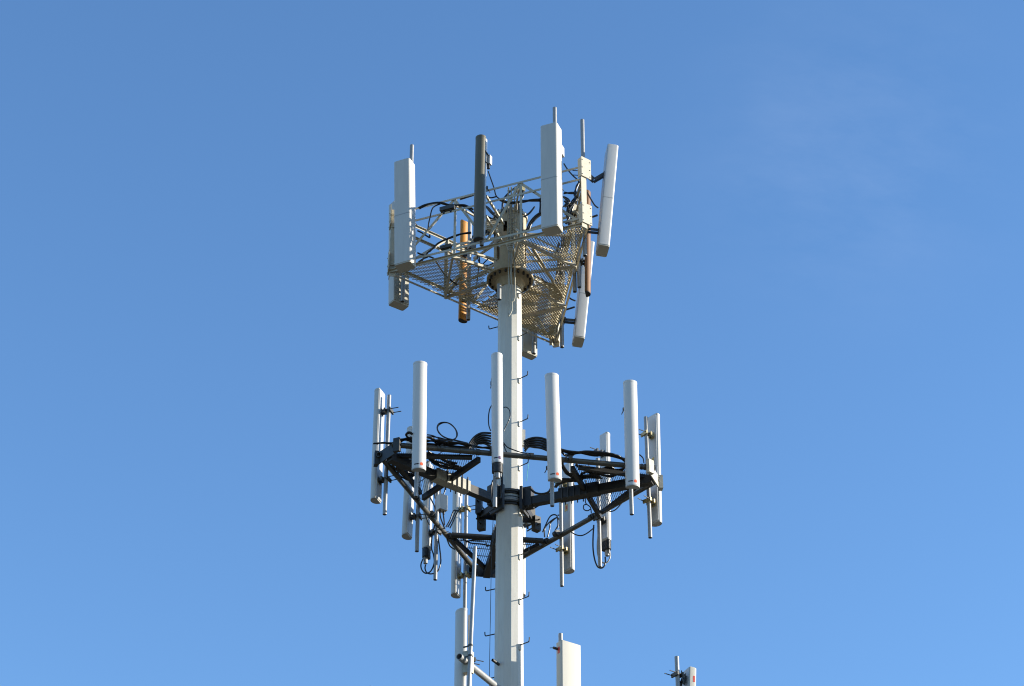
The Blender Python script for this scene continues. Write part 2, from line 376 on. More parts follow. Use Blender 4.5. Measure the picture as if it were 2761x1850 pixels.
def antenna(label, T, B, bearing_n, wd, dp, prof, m, group, name='panel_antenna', cap='grey', seam=None, back=None, botm=None):
    Z = (T-B).normalized(); Y = (bearing_n-Z*bearing_n.dot(Z)).normalized(); X = Y.cross(Z); H = (T-B).length
    o = thing(name, label, 'antenna', B, group)
    pr = dprof(wd, dp) if prof == 'd' else rprof(wd, dp, .014 if prof == 's' else .036 if dp > .2 else .034 if dp > .1 else .02)
    rad = part('radome', MB().prism(pr, B, X, Y, Z, .004, H, True, .012 if prof == 'r' else .004), m, o)
    sc2 = [(x*.97, y*.97) for x, y in pr]
    part('bottom_cap', MB().prism(sc2, B, X, Y, Z, -.008, .0035, True, 0), botm or cap, o)
    if prof == 'd':
        part('top_cap', MB().prism([(x*1.025, y*1.03) for x, y in pr], B, X, Y, Z, H-.03, H+.006, True, .003), m, o)
    if seam:
        for sm in seam: part('seam', MB().prism([(x*1.008, y*1.02) for x, y in pr], B, X, Y, Z, H*sm, H*sm+.014, True, 0), 'grey', rad)
    if back: part('back_plate', MB().box(B+Z*(H/2)-Y*(dp/2+.004), X, Y, Z, wd*.46, .004, H*.492), back, o)
    return o, X, Y, Z, H
def sticker(o, c, X, Y, Z, hx, hz, m, name='sticker'):
    part(name, MB().box(c, X, Y, Z, hx, .0015, hz), m, o)
def disc(o, c, X, Z, Y, r, m, name='sticker'):
    t = MB(); t.tube(c-Y*.0015, c+Y*.0015, r, 20); part(name, t, m, o)

G_UP = 'panel antennas around the top platform'; G_LO = 'slim antennas around the lower platform'; G_BO = 'antennas of the lowest ring'
nU = [edge(RU, AU, k)[2] for k in range(3)]; nL = [edge(RL, AL, k)[2] for k in range(3)]
# --- near side of the top platform: three panels
def facepts(pt, pb, r, a, k, off, z=None):
    A, B, nn = edge(r, a, k); q = A+nn*off; return onp(pt, q, nn), onp(pb, q, nn)
def mount(o, T, B, nn, dp, gap, z0, z1, label, fr=(.22, .78), r=.033, m='brk', scis=(), group='galvanised mounting pipes', x=None):
    c = (T+B)/2; zz = [B.z+(T.z-B.z)*f for f in fr]
    pp = c-nn*(dp/2+gap+r)
    pipe(label, pp.x, pp.y, z0, z1, r, group=group)
    for i, z in enumerate(zz):
        f = (z-B.z)/(T.z-B.z); pb = B+(T-B)*f-nn*(dp/2); bracket(pb, V((pp.x, pp.y, z)), r, o, m, i in scis)
    return pp
T, B = facepts((1090, 440), (1092, 719), RU, AU, 2, .28)
o, X, Y, Z, H = antenna('big white panel with a seam line at the left end of the near truss', T, B, nU[2], .285, .22, 'r', 'white', G_UP, seam=(.46,), botm='warm')
mount(o, T, B, nU[2], .22, .04, ZU-.1, ZU+2.36, 'pipe rising behind the big white panel at the left end', fr=(.15, .5))
T, B = facepts((1294, 369), (1287.5, 644), RU, AU, 2, .27)
o, X, Y, Z, H = antenna('dark grey slim panel in the middle of the near truss', T, B, az(-30), .17, .10, 'd', 'olive', G_UP, cap='black')
part('back_channel', MB().box(B+Z*(H*.5)-Y*(.05+.026), X, Y, Z, .078, .025, H*.49), 'alu', o)
pp = mount(o, T, B, nU[2], .10, .06, ZU-.05, ZU+1.35, 'short pipe behind the dark grey slim panel', fr=(.12, .55))
t = MB(); c = B+Z*(H*.80)-Y*.16-X*.075; t.box(c, X, Y, Z, .045, .035, .085); o2 = part('rear_box', t, 'alu', o)
part('box_bracket', MB().beam(c+X*-.02+Y*.03+Z*.07, c+Y*.12+Z*.12, .02, .02), 'brk', o2); part('box_bracket', MB().beam(c+Y*.03-Z*.08, c+Y*.12-Z*.10, .02, .02), 'brk', o2); part('connector', MB().tube(c-Z*.085, c-Z*.16, .025, 10), 'black', o2)
T, B = facepts((1485, 344), (1488, 622), RU, AU, 2, .28)
o, X, Y, Z, H = antenna('tallest standing big white panel with a seam line, right part of the near truss', T, B, nU[2], .285, .22, 'r', 'white', G_UP, seam=(.46,), botm='warm')
pp = mount(o, T, B, nU[2], .22, .04, ZU-.1, ZU+2.36, 'pipe topping out just above the tallest standing white panel', fr=(.15, .5))
t = MB(); c = B+Z*(H*.82)-Y*.20-X*.10; t.box(c, X, Y, Z, .03, .05, .09); o2 = part('rear_box', t, 'alu', o)
part('box_bracket', MB().beam(c+Y*.04+Z*.07, c+Y*.13+X*.04+Z*.09, .02, .02), 'brk', o2); part('box_bracket', MB().beam(c+Y*.04-Z*.07, c+Y*.13+X*.04-Z*.09, .02, .02), 'brk', o2)
# --- right side, seen edge-on
def ypts(pt, pb, h, dz=0):
    c = onz(((pt[0]+pb[0])/2, (pt[1]+pb[1])/2), ZU+h); return ony(pt, c.y), ony(pb, c.y)
T, B = ypts((1650, 404), (1625.5, 676), .80)
o, X, Y, Z, H = antenna('long white panel tilted outward at the platform corner with the plated post', T, B, nU[1], .31, .17, 'r', 'bright', G_UP, seam=(.46,), back='alu', botm='warm')
mount(o, T, B, nU[1], .17, .26, ZU-.32, ZU+2.39, 'tallest bare pipe rising above the plated corner post', fr=(.18, .74), scis=(1,))
T, B = ypts((1587, 662), (1560, 922), .75)
o, X, Y, Z, H = antenna('lowest hanging white panel, tilted, behind the orange one on the right side', T, B, nU[1], .31, .17, 'r', 'bright', G_UP, seam=(.44,), back='alu', botm='warm')
mount(o, T, B, nU[1], .17, .26, ZU-.36, ZU+1.3, 'pipe ending lowest under the far right mesh floor, behind the lowest white panel', fr=(.2, .74))
T, B = ypts((1585.5, 520), (1585.5, 792), .58)
o, X, Y, Z, H = antenna('shaded orange slim panel seen edge on at the right of the platform', T, B, az(81), .165, .085, 'd', 'orange_shade', G_UP, cap='black')
mount(o, T, B, nU[1], .085, .08, ZU-.30, ZU+1.3, 'pipe just behind the shaded orange panel on the right', fr=(.3, .7))
q = onz((1550, 787), ZU-.35); pipe('middle of the short pipes poking under the right edge of the mesh floor', q.x, q.y, ZU-.35, ZU+1.25, .033)
# --- left rear side
T, B = ypts((1074, 556), (1074, 824), .75)
o, X, Y, Z, H = antenna('white panel seen from its shadow-striped back at the left rear corner', T, B, nU[0], .30, .17, 'r', 'white', G_UP, seam=(.5,), botm='warm')
part('back_plate', MB().box(B+Z*(H/2)-Y*(.085+.004), X, Y, Z, .142, .004, H*.49), 'worn_lit', o)
mount(o, T, B, nU[0], .17, .05, ZU-.25, ZU+1.25, 'pipe at the left corner hidden behind the big left panel', fr=(.35, .6))
T, B = ypts((1251.5, 600), (1246, 866), .80)
o, X, Y, Z, H = antenna('sunlit orange slim panel behind the mesh floor left of the pole', T, B, nU[0], .165, .085, 'd', 'orange', G_UP, cap='black')
mount(o, T, B, nU[0], .085, .09, ZU-.25, ZU+1.75, 'pale pipe beside the sunlit orange panel', fr=(.2, .65))
T, B = ypts((1424, 752), (1422.5, 958), .52)
o, X, Y, Z, H = antenna('cream panel mostly hidden behind the pole under the mesh floor', T, B, nU[0], .30, .15, 'r', 'warm', G_UP, botm='warm')
mount(o, T, B, nU[0], .15, .05, ZU-.3, ZU+1.2, 'pipe behind the pole next to the cream panel', fr=(.4, .7))
# stub pipe under the flange and hanging rods
q = ony((1346, 770), -.32); pipe('short stub pipe hanging under the flange in front of the pole', q.x, q.y, q.z-.27, q.z+.02, .034)
rods = thing('hanging_rods', 'bundle of thin steel rods hanging in front of the top drum and flange', 'rods', ony((1378, 850), -.55))
for pts in ([zd(118, 250), zd(122, 620), zd(118, 1000), zd(120, 1130), zd(128, 1140), zd(156, 1090), zd(158, 1000), zd(152, 600), zd(150, 240)],
            [zb(150, 1190), zb(148, 1500), zd(135, 460), zd(150, 640)],
            [zb(205, 1170), zb(200, 1500), zd(186, 460), zd(190, 700), zd(188, 950), zd(165, 990)],
            [zb(175, 1180), zb(178, 1540), zd(165, 430), zd(128, 850)]):
    part('rod', MB().path([ony(p, -.55) for p in pts], .010, 6, 4), 'worn_lit', rods)
for x_ in (1369, 1377, 1386, 1394):
    part('rod', MB().path([ony((x_+2, 505), -.6), ony((x_, 580), -.6), ony((x_, 662), -.6)], .012, 6, 3), 'hub', rods)
t = MB()
for i in range(12): t.beam(ony((1368, 515+i*12.5), -.6), ony((1395, 511+i*12.5), -.6), .012, .012)
part('rungs', t, 'worn_lit', rods)
t = MB()
for s in (-1, 1):
    t.beam(ony(zd(150+s*52, 375), -.6), ony(zd(150+s*28, 450), -.6), .008, .02)
for f in (0, .25, .5, .75, 1): t.beam(ony(zd(98+24*f, 375+75*f), -.6), ony(zd(202-24*f, 372+75*f), -.6), .008, .01)
part('hook_basket', t, 'cream', rods)
# small boxes within the upper truss
def gear(label, p, y, hx, hy, hz, m, brg=20, ribs=0, name='amplifier_box'):
    c = ony(p, y); d = az(brg); X = az(brg+90); o = thing(name, label, 'box', c-ZZ*hz, 'small equipment boxes')
    t = MB().box(c, X, d, ZZ, hx, hy, hz); b = part('case', t, m, o)
    if ribs:
        t = MB()
        for i in range(ribs): t.box(c+d*(hy+.008)+ZZ*(hz*(-.85+1.7*i/(ribs-1))), X, d, ZZ, hx*.9, .008, hz*.4/ribs)
        part('cooling_ribs', t, m, b)
    t = MB()
    for s in (-.5, .5): t.tube(c+X*(hx*s)-ZZ*hz, c+X*(hx*s)-ZZ*(hz+.05), .016, 10)
    part('connector', t, 'black', o)
    return o
gear('cream ribbed box beside the top drum behind the dark panel', (1326, 612), -.42, .10, .05, .11, 'cream', 12, 6)
gear('small dark brown box on a rod above the top drum', (1407, 510), -.35, .045, .035, .04, 'brass', 30)
gear('dark clamp box on the left top rail between left and dark panels', (1206, 562), -.9, .12, .035, .035, 'brk', -23)
gear('pale box hanging from the mesh floor left of the drum', (1272, 660), .1, .06, .04, .09, 'galv', 30)
gear('dark box lying on the lower rail left of the dark panel', (1203, 667), -.5, .09, .04, .03, 'brk', -23)
gear('beige junction box inside the right corner of the truss', (1546, 566), -.6, .05, .04, .09, 'cream', 30)

# ------------------------------------------------------------------ lower platform: three corner frames joined by face pipes
lo = thing('pipe_platform', 'dark weathered triangular pipe platform clamped around the pole below the top one', 'platform', (0, 0, ZL))
LP = .04
for a, b in (((1056, 1199), (1766, 1262)), ((1021, 1225), (1290, 1546)), ((1779, 1292), (1322, 1551))):
    part('face_pipe', MB().tube(onz(a, ZL), onz(b, ZL), LP, 18, hollow=True), 'pipe', lo)
LR = V((0, 0, ZL))
def lz(p, dz=0): return onz(p, ZL)+ZZ*dz
crossb = [(lz((1141, 1330)), lz((1292, 1226))), (lz((1218, 1440)), lz((1464, 1456))), (lz((1543, 1250)), lz((1617, 1379)))]
for k in range(3):
    C = corner(RL, AL, k); d = C.normalized(); X = ZZ.cross(d); p, q = crossb[k]
    if k == 1: part('cross_beam', MB().tube(p-ZZ*.02, q-ZZ*.02, .045, 14), 'dull', lo)
    else: part('cross_beam', MB().beam(p-ZZ*.08, q-ZZ*.08, .055, .085), 'dull', lo)
    # stand-off arm from the collar to the corner
    t = MB().beam(d*.24+LR-ZZ*.10, d*(RL-.36)+LR-ZZ*.10, .11, .13)
    arm = part('standoff_arm', t, 'dull', lo)
    t = MB().beam(d*.80+LR-ZZ*.085, d*1.42+LR-ZZ*.085, .15, .17); part('arm_sleeve', t, 'worn_lit' if k == 0 else 'dull', arm)  # left sleeve paler than the others: sunlight put into its colour
    t = MB()
    for f in (.86, .96, 1.05, 1.14, 1.24):
        c = d*f+LR-ZZ*.085
        for s in (-1, 1): t.tube(c+X*(s*.083)-ZZ*.12, c+X*(s*.083)+ZZ*.13, .009, 7)
        t.tube(c-X*.09+ZZ*.10, c+X*.09+ZZ*.10, .009, 7)
    part('arm_bolts', t, 'brk', arm)
    # inner V braces from the arm to the cross beam ends
    for e in (p, q):
        t = MB().beam(d*(RL-.42)+LR-ZZ*.05, e+(d*(RL-.42)+LR-e)*.08-ZZ*.05, .05, .06); part('corner_frame', t, 'dull', lo)
    # corner plates holding the two pipe ends
    t = MB(); c = d*(RL-.33)+LR
    t.box(c-ZZ*.03, d, X, ZZ, .008, .26, .10); t.box(c+X*.25+d*.02-ZZ*.03, (d+X*.5).normalized(), (X-d*.5).normalized(), ZZ, .03, .05, .11)
    t.box(c-X*.25+d*.02-ZZ*.03, (d-X*.5).normalized(), (X+d*.5).normalized(), ZZ, .03, .05, .11)
    part('corner_plate', t, 'worn_lit' if k == 2 else 'dull', lo)
    # corner bar grating
    t = MB(); c = d*(RL-.36)+LR; a0, b0, c0 = p-ZZ*.005, q-ZZ*.005, c
    dv_ = V((math.cos(R(99)), math.sin(R(99)), 0)); pv_ = V((dv_.y, -dv_.x, 0)); tri = (a0, b0, c0)
    lo_, hi_ = min(q_.dot(pv_) for q_ in tri), max(q_.dot(pv_) for q_ in tri); x_ = lo_+.02
    while x_ < hi_-.01:
        hits = []
        for i in range(3):
            m0, m1 = tri[i], tri[(i+1) % 3]; d0, d1 = m0.dot(pv_)-x_, m1.dot(pv_)-x_
            if d0*d1 < 0: hits.append(m0+(m1-m0)*(d0/(d0-d1)))
        if len(hits) == 2 and (hits[0]-hits[1]).length > .03: t.beam(hits[0], hits[1], .004, .016)
        x_ += .031
    for f in (.2, .42, .64): t.beam(a0+(c0-a0)*f+ZZ*.022, b0+(c0-b0)*f+ZZ*.022, .006, .012)
    part('corner_grating', t, 'dull', lo)
# collar
pr_ = prad(ZL)
t = MB().lathe(V((0, 0, ZL-.02)), [(pr_-.01, -.16), (pr_+.022, -.16), (pr_+.022, -.09), (pr_+.004, -.09)], 24); t.lathe(V((0, 0, ZL-.02)), [(pr_-.01, .03), (pr_+.022, .03), (pr_+.022, .10), (pr_+.004, .10)], 24)
t.sm = [False]*len(t.sm); col = part('collar', t, 'dull', lo)
for k in range(3):
    d = corner(1, AL, k); X = ZZ.cross(d); t = MB()
    t.box(d*(pr_+.035)+LR-ZZ*.08, d, X, ZZ, .02, .15, .20); t.box(d*(pr_+.10)+LR-ZZ*.03, d, X, ZZ, .07, .075, .16)
    part('arm_seat', t, 'dull', col)
for k in (0, 1):
    e = nL[k]; X = ZZ.cross(e); t = MB(); tip = e*(pr_+.27)+LR
    for d_ in (corner(1, AL, k), corner(1, AL, k+1)):
        q = d_*(pr_+.06)+LR; t.beam(q-ZZ*.17, tip+(tip-q)*.12-ZZ*.17, .022, .11)
    t.box(tip+X*.05-ZZ*.04, e, X, ZZ, .045, .038, .13); t.box(tip-X*.06-ZZ*.27, e, X, ZZ, .055, .045, .12)
    for zz in (-.30, -.22, .02): t.tube(tip+ZZ*zz-X*.15, tip+ZZ*zz+X*.15, .011, 8)
    part('clamp_ear', t, 'dull', col)
t = MB()
for zz in (-.12, -.04, .06):
    ring = [V(((pr_+.034)*math.cos(a*math.pi/12), (pr_+.034)*math.sin(a*math.pi/12), ZL-.02+zz)) for a in range(25)]
    t.path(ring, .009, 6, 2)
part('tie_rods', t, 'brk', col)
# U-bolt clamps along the face pipes
t = MB()
for p, dr_ in ((la(790, 1045), 0), (la(1150, 1080), 0), (lb(200, 1120), 0), (lb(590, 1145), 0), (lc(540, 350), 1), (lc(700, 520), 1), (lc(880, 740), 1), (ld(800, 540), 2), (ld(440, 710), 2), (ld(330, 790), 2), (lb(1350, 1230), 0)):
    c = lz(p); d = [(lz((1766, 1262))-lz((1056, 1199))), (lz((1290, 1546))-lz((1021, 1225))), (lz((1322, 1551))-lz((1779, 1292)))][dr_].normalized()
    t.tube(c-d*.025, c+d*.025, LP+.008, 16); t.tube(c-d*.07, c-d*.055, LP+.006, 16)
part('pipe_clamps', t, 'brk', lo)

# ------------------------------------------------------------------ slim antennas of the lower platform
def slim(label, plabel, pt, pb, k, off, dot, pipe_z, wd=.205, plug=False, gap=.085, fr=(.17, .80), m='bright', brm='brk', fig=True, lean_fix=0):
    A, B_, nn = edge(RL, AL, k); T, B = facepts(pt, pb, RL, AL, k, off); dp = .115
    o, X, Y, Z, H = antenna(label, T, B, nn, wd, dp, 'd', m, G_LO, 'tube_antenna', cap='grey', back='alu' if k < 2 else None)
    if fig:   # the stickers near the foot of the radome
        def on(x, h):
            yy = -dp/2+dp*.25+dp*.75*math.sqrt(max(0, 1-(x/(wd/2))**2)); return B+X*x+Y*(yy+.001)+Z*h
        s = 1
        # curved black strip and dot that follow the radome
        t = MB(); n_ = 6; xa, xb = .075*wd/.205, .012*wd/.205
        for i in range(n_):
            x0, x1 = xa+(xb-xa)*i/n_, xa+(xb-xa)*(i+1)/n_
            t.add([on(x0, .052), on(x1, .052), on(x1, .070), on(x0, .070)], [(0, 1, 2, 3), (3, 2, 1, 0)])
        part('name_strip', t, 'black', o)
        t = MB(); cx, cz, rr = -.028*wd/.205, .064, .025
        P = [on(cx+rr*math.cos(i*math.pi/10), cz+rr*math.sin(i*math.pi/10)) for i in range(20)]
        t.add([on(cx, cz)]+P, [(0, i+1, (i+1) % 20+1) for i in range(20)]); part('colour_dot', t, dot, o)
    if plug:
        t = MB(); pr = [(x*.92, y*.85) for x, y in dprof(wd, dp)]
        t.prism(pr, B, X, Y, Z, -.16, -.009, True, .006)
        for i in range(6): t.prism([(x*1.06, y*1.06) for x, y in pr], B, X, Y, Z, -.15+i*.022, -.142+i*.022, True, 0)
        part('connector', t, 'black', o)
        t = MB()
        for s in (-.04, .04): t.tube(B+X*s-Z*.16, B+X*s-Z*.22, .014, 10)
        t.tube(B-Z*.16, B-Z*.25, .032, 12); part('connector_tail', t, 'galv', o)
    mount(o, T, B, nn, dp, gap, ZL+pipe_z[0], ZL+pipe_z[1], plabel, fr=fr, r=.030, m=brm, group='pipes of the lower platform')
    return o, T, B, X, Y, Z, H
slim('white tube antenna with an orange dot, leftmost of the four on the near pipe', 'pipe under the leftmost near tube antenna', (1133.5, 979), (1130, 1266), 2, .23, 'dot', (-.85, .9))
slim('narrower white tube antenna with a purple dot, in front of the pole', 'pipe under the tube antenna with the purple dot', (1340.5, 956), (1342, 1249), 2, .23, 'purple', (-.92, .9), wd=.165, plug=True)
slim('white tube antenna with an orange dot, just right of the pole', 'pipe under the tube antenna just right of the pole', (1488.5, 1011), (1497, 1293), 2, .23, 'dot', (-.82, .9))
slim('white tube antenna with an orange dot, rightmost of the four on the near pipe', 'pipe under the rightmost near tube antenna', (1700, 1030), (1707, 1312), 2, .23, 'dot', (-.85, .9))
slim('white slim antenna seen from its flat side, outermost on the left', 'pipe standing free at the far left corner of the lower platform', (1021, 1057), (1010, 1350), 0, .22, 'dot', (-.78, 1.25), fig=False, m='white')
slim('white slim antenna hanging half hidden behind the leftmost near tube', 'pipe beside the half hidden slim antenna on the left', (1108, 1160), (1094, 1447), 0, .22, 'dot', (-.78, .9), fig=False, m='white')
slim('grey-white slim antenna with black connector and cable loops, left of the pole', 'pipe next to the left slim antenna with cable loops', (1153, 1252), (1148, 1480), 0, .22, 'dot', (-.9, .85), wd=.165, plug=True, fig=False, m='white')
slim('white slim antenna hanging lowest left of the pole, behind the slanting pipe', 'long pipe left of the pole reaching down to the lowest antenna', (1231, 1322), (1226, 1606), 0, .22, 'dot', (-.85, 1.2), fig=False, m='white', brm='brass')
o, T, B, X, Y, Z, H = slim('white slim antenna with a red sticker on its back, outermost on the right', 'pipe at the far right corner of the lower platform', (1766, 1124), (1772, 1413), 1, .22, 'dot', (-.85, 1.22), fig=False, m='white', brm='brass')
sticker(o, B+Z*(H*.57)-Y*.068-X*.03, X, Y, Z, .02, .035, 'red'); sticker(o, B+Z*(H*.57)-Y*.068+X*.01, X, Y, Z, .02, .05, 'yellow')
slim('white slim antenna with black ribbed connector and cable loops, right side', 'pipe next to the right slim antenna with cable loops', (1634, 1173), (1637, 1459), 1, .22, 'dot', (-.88, 1.0), wd=.165, plug=True, fig=False, m='white')
o, T, B, X, Y, Z, H = slim('white slim antenna with a sticker, crossed by the right slanting pipe', 'pipe crossed by the right slanting face pipe', (1534, 1255), (1537, 1541), 1, .22, 'dot', (-.85, 1.05), fig=False, m='white', brm='brass')
sticker(o, B+Z*(H*.58)-Y*.068, X, Y, Z, .035, .06, 'yellow'); sticker(o, B+Z*(H*.58)-Y*.0705+X*.01, X, Y, Z, .015, .03, 'red')
slim('white slim antenna mostly hidden behind the right edge of the pole', 'pipe hidden behind the pole at the far corner', (1405, 1325), (1405, 1607), 1, .22, 'dot', (-.85, .95), fig=False, m='white')
# amplifier boxes at the lower platform
gear('small white box with cables hanging left of the pole on the lower platform', lc(790, 400), .62, .07, .055, .13, 'white', 35)
gear('white box tucked behind the pole at the right under the collar', ld(145, 530), 1.3, .06, .06, .16, 'warm', 40)

# ------------------------------------------------------------------ lowest ring of antennas
z3 = onz((1262, 1790), 14.57)
lw = thing('bottom_mount', 'pale pipe arms of the lowest antenna ring, one open end showing left of the pole', 'mount', (0, 0, 14.2))
zb3 = 14.57
e0 = onz((1238, 1770), zb3); dv = -V((e0.x, e0.y, 0)).normalized(); 
part('arm_pipe', MB().tube(e0, V((0, 0, zb3))+dv*-.2, .047, 18, hollow=True), 'galv', lw)
A2 = onz((1530, 2010), 13.4); A3 = onz((1826, 2030), 13.4)
for q in (A2, A3, onz((1000, 2040), 13.4)):
    part('arm_pipe', MB().tube(V((q.x, q.y, 13.4)), V((q.x, q.y, 0)).normalized()*.2+ZZ*13.4, .045, 16, hollow=True), 'galv', lw)
pz = prad(13.4); part('collar', MB().lathe(V((0, 0, 13.4)), [(pz-.01, -.12), (pz+.04, -.12), (pz+.04, .12), (pz-.01, .12)], 24, False), 'galv', lw)
pz = prad(zb3)
c = onz((1254, 1780), zb3)
t = MB(); X = ZZ.cross(dv)
t.box(c-ZZ*-.0+dv*.09+X*.0, dv, X, ZZ, .05, .062, .16); part('clamp_block', t, 'worn_lit', lw)
# left panel
T = ony((1241, 1650), c.y+.25); B = ony((1236, 1985), c.y+.25); nb_ = az(-78)
o, X, Y, Z, H = antenna('grey-white rounded panel at the bottom left, lower end out of view', T, B, az(-74), .26, .13, 'd', 'white', G_BO, back='alu')
q = (T+B)/2-az(-62)*.16; pipe('pipe directly behind the bottom left rounded panel', q.x, q.y, B.z-.1, T.z-.02, .033, group='pipes of the lowest ring')
bracket(B+(T-B)*.62-az(-62)*.065, V((q.x, q.y, B.z+(T.z-B.z)*.62)), .033, o); bracket(B+(T-B)*.15-az(-62)*.065, V((q.x, q.y, B.z+(T.z-B.z)*.15)), .033, o)
a, b = ony((1281, 1475), c.y-.06), ony((1262, 1900), c.y-.06)
t = MB().tube(b, a, .028, 16, hollow=True); single('mounting_pipe', t, 'galv', 'tall thin pipe leaning left, clamped to the pale arm at the bottom', 'pipe', 'pipes of the lowest ring')
t = MB()
for f in (.30, .365): 
    q = b+(a-b)*f; t.tube(q-ZZ*.012, q+ZZ*.012, .036, 14); t.beam(q, q+V((-.10, .06, 0)), .015, .02)
part('pipe_clamps', t, 'brk', lw)
# right-front panel
ye = -.27; T = ony((1533, 1737), ye); B = ony((1536, 2080), ye); nn = az(34)
o, X, Y, Z, H = antenna('cream sunlit panel with a pipe stub on top, bottom right of the pole', T, B, nn, .33, .14, 's', 'warm', G_BO)
side = B+Z*(H*.93)+X*(.166); sticker(o, side-Y*.01, Y, X, Z, .025, .05, 'red')
t = MB().tube(side+Z*.03-Y*.04, side+Z*.03-Y*.04+X*.07, .02, 10); t.tube(side+Z*.03-Y*.04+X*.07, side+Z*.01-Y*.04+X*.13, .005, 6); part('side_bolt', t, 'brk', o)
q = (T+B)/2-nn*.075; q = ony((1511.5, 1720), ye+.13); pipe('pipe stub above the cream bottom panel', q.x, q.y, B.z-.1, ony((1511.5, 1709), ye+.13).z, .031, group='pipes of the lowest ring')
# far right panel
ye = A3.y; q = ony((1824.5, 1771), ye); pipe('pipe at the bottom edge, far right, with a panel beside it', q.x, q.y, q.z-2.0, q.z, .031, group='pipes of the lowest ring')
T = ony((1858, 1808), ye+.1); B = ony((1852, 2110), ye+.1); nn = az(112)
o, X, Y, Z, H = antenna('white panel with a red sticker at the bottom edge, far right', T, B, nn, .28, .11, 'r', 'warm', G_BO, back='alu')
sticker(o, B+Z*(H*.89)+X*.1415+Y*.012, Y, X, Z, .014, .045, 'red')
bracket(B+(T-B)*.93-nn*.055, V((q.x, q.y, q.z-.22)), .031, o, scis=True); bracket(B+(T-B)*.15-nn*.055, V((q.x, q.y, B.z+.2)), .031, o)
q = onz((1000, 1852), 14.6); pipe('pipe tip just showing at the bottom edge, far left', q.x, q.y, q.z-2.0, q.z, .033, group='pipes of the lowest ring')

# ------------------------------------------------------------------ cables
def cable(label, pts, r=.012, mode='z', lv=0.0, m='rubber', group='black feeder cables'):
    P = [onz(p, lv) if mode == 'z' else ony(p, lv) for p in pts]
    return single('feeder_cable', MB().path(P, r, 7, 6), m, label, 'cable', group)
def bundle(label, runs, mode, lv, r=.012, group='black cable bundles', twin=0):
    for k_ in range(twin):
        runs = runs+[[(p[0]+random.uniform(-5, 5), p[1]+random.uniform(-4, 4)) for p in q] for q in runs]
    P0 = onz(runs[0][0], lv) if mode == 'z' else ony(runs[0][0], lv)
    o = thing('cable_bundle', label, 'cables', P0, group)
    for i, pts in enumerate(runs):
        P = [(onz(p, lv) if mode == 'z' else ony(p, lv+.02*i)) for p in pts]
        part('feeder_cable', MB().path(P, r, 7, 6), 'rubber', o)
def yl(p, dz=.06): return lz(p).y
bundle('coil of black cable looped above the near pipe at left', [
  [la(640, 905), la(700, 915), la(790, 955), la(880, 965), la(935, 930), la(930, 860), la(880, 800), la(820, 780), (la(765, 790)), la(742, 830), la(755, 880), la(800, 920), la(870, 950), la(960, 970), la(1060, 1000), la(1140, 1040)],
  [la(640, 925), la(740, 930), la(850, 955), la(920, 945), la(945, 900), la(920, 840), la(860, 790), la(800, 785), la(752, 815), la(748, 860), la(790, 915), la(840, 940), la(930, 960), la(1050, 990)]], 'y', -1.45, .010)
arc = []
for i in range(6):
    s = i*25; arc.append([la(1045+s*.62, 1045-s*.05), la(1072+s*.62, 985+s*.1), la(1120+s*.5, 925+s*.55), la(1190+s*.25, 888+s*.85), la(1285, 890+s*1.1)])
bundle('fan of thick black cables arching left of the purple dot antenna', arc, 'y', -1.12, .016)
arc = []
for i in range(5):
    s = i*25; arc.append([lb(120+s*.12, 975+s*.95), lb(165+s*.05, 950+s*.75), lb(230, 935+s*.95), lb(300, 940+s*1.0), lb(370, 965+s*1.05)])
bundle('fan of thick black cables arching right of the pole', arc, 'y', -.85, .018)
bundle('black cables running along the near pipe on the right', [
  [lb(500, 1060), lb(560, 1080), lb(640, 1080), lb(760, 1085), lb(870, 1095), lb(1000, 1110), lb(1150, 1150)],
  [lb(500, 1065), lb(600, 1085), lb(720, 1075), lb(840, 1090), lb(980, 1100), lb(1080, 1130), lb(1150, 1170)],
  [lb(510, 1075), lb(530, 1110), lb(600, 1118), lb(640, 1095), lb(740, 1090), lb(860, 1110), lb(1000, 1120), lb(1140, 1160)],
  [lb(700, 1085), lb(830, 1105), lb(940, 1112), lb(1050, 1125), lb(1150, 1165)]], 'z', ZL+.10, .014, twin=1)
bundle('black cables draped along the near pipe on the left', [
  [la(120, 990), la(200, 985), la(300, 985), la(380, 965), la(440, 960), la(500, 985), la(640, 1000), la(800, 1010), la(950, 1020), la(1060, 1030)],
  [la(640, 935), la(690, 945), la(740, 965), la(770, 1005), la(800, 1005), la(900, 985), la(1040, 1005)],
  [la(645, 965), la(760, 965), la(870, 985), la(1000, 990), la(1140, 1020), la(1280, 1050)],
  [la(380, 970), la(400, 950), la(450, 945), la(500, 960)], [la(490, 930), la(450, 935), la(435, 905), la(460, 890), la(495, 900)]], 'z', ZL+.09, .011, twin=2)
bundle('sagging dark cables inside the left corner frame', [
  [la(640, 1090), la(700, 1150), la(790, 1190), la(890, 1220), la(960, 1230), la(1030, 1240)],
  [la(640, 1120), la(720, 1190), la(820, 1225), la(930, 1240), la(1010, 1250), la(1060, 1220), la(1080, 1185)],
  [la(650, 1070), la(740, 1120), la(840, 1165), la(940, 1190)], [la(300, 1160), la(300, 1210), la(340, 1260), la(420, 1320), la(480, 1390), la(520, 1440)],
  [la(330, 1150), la(345, 1230), la(400, 1300), la(470, 1370), la(515, 1400)], [la(360, 1160), la(420, 1250), la(470, 1310), la(540, 1290), la(600, 1290), la(680, 1330)],
  [la(540, 1260), la(600, 1290), la(690, 1330), la(760, 1310)]], 'z', ZL+.02, .012, twin=2)
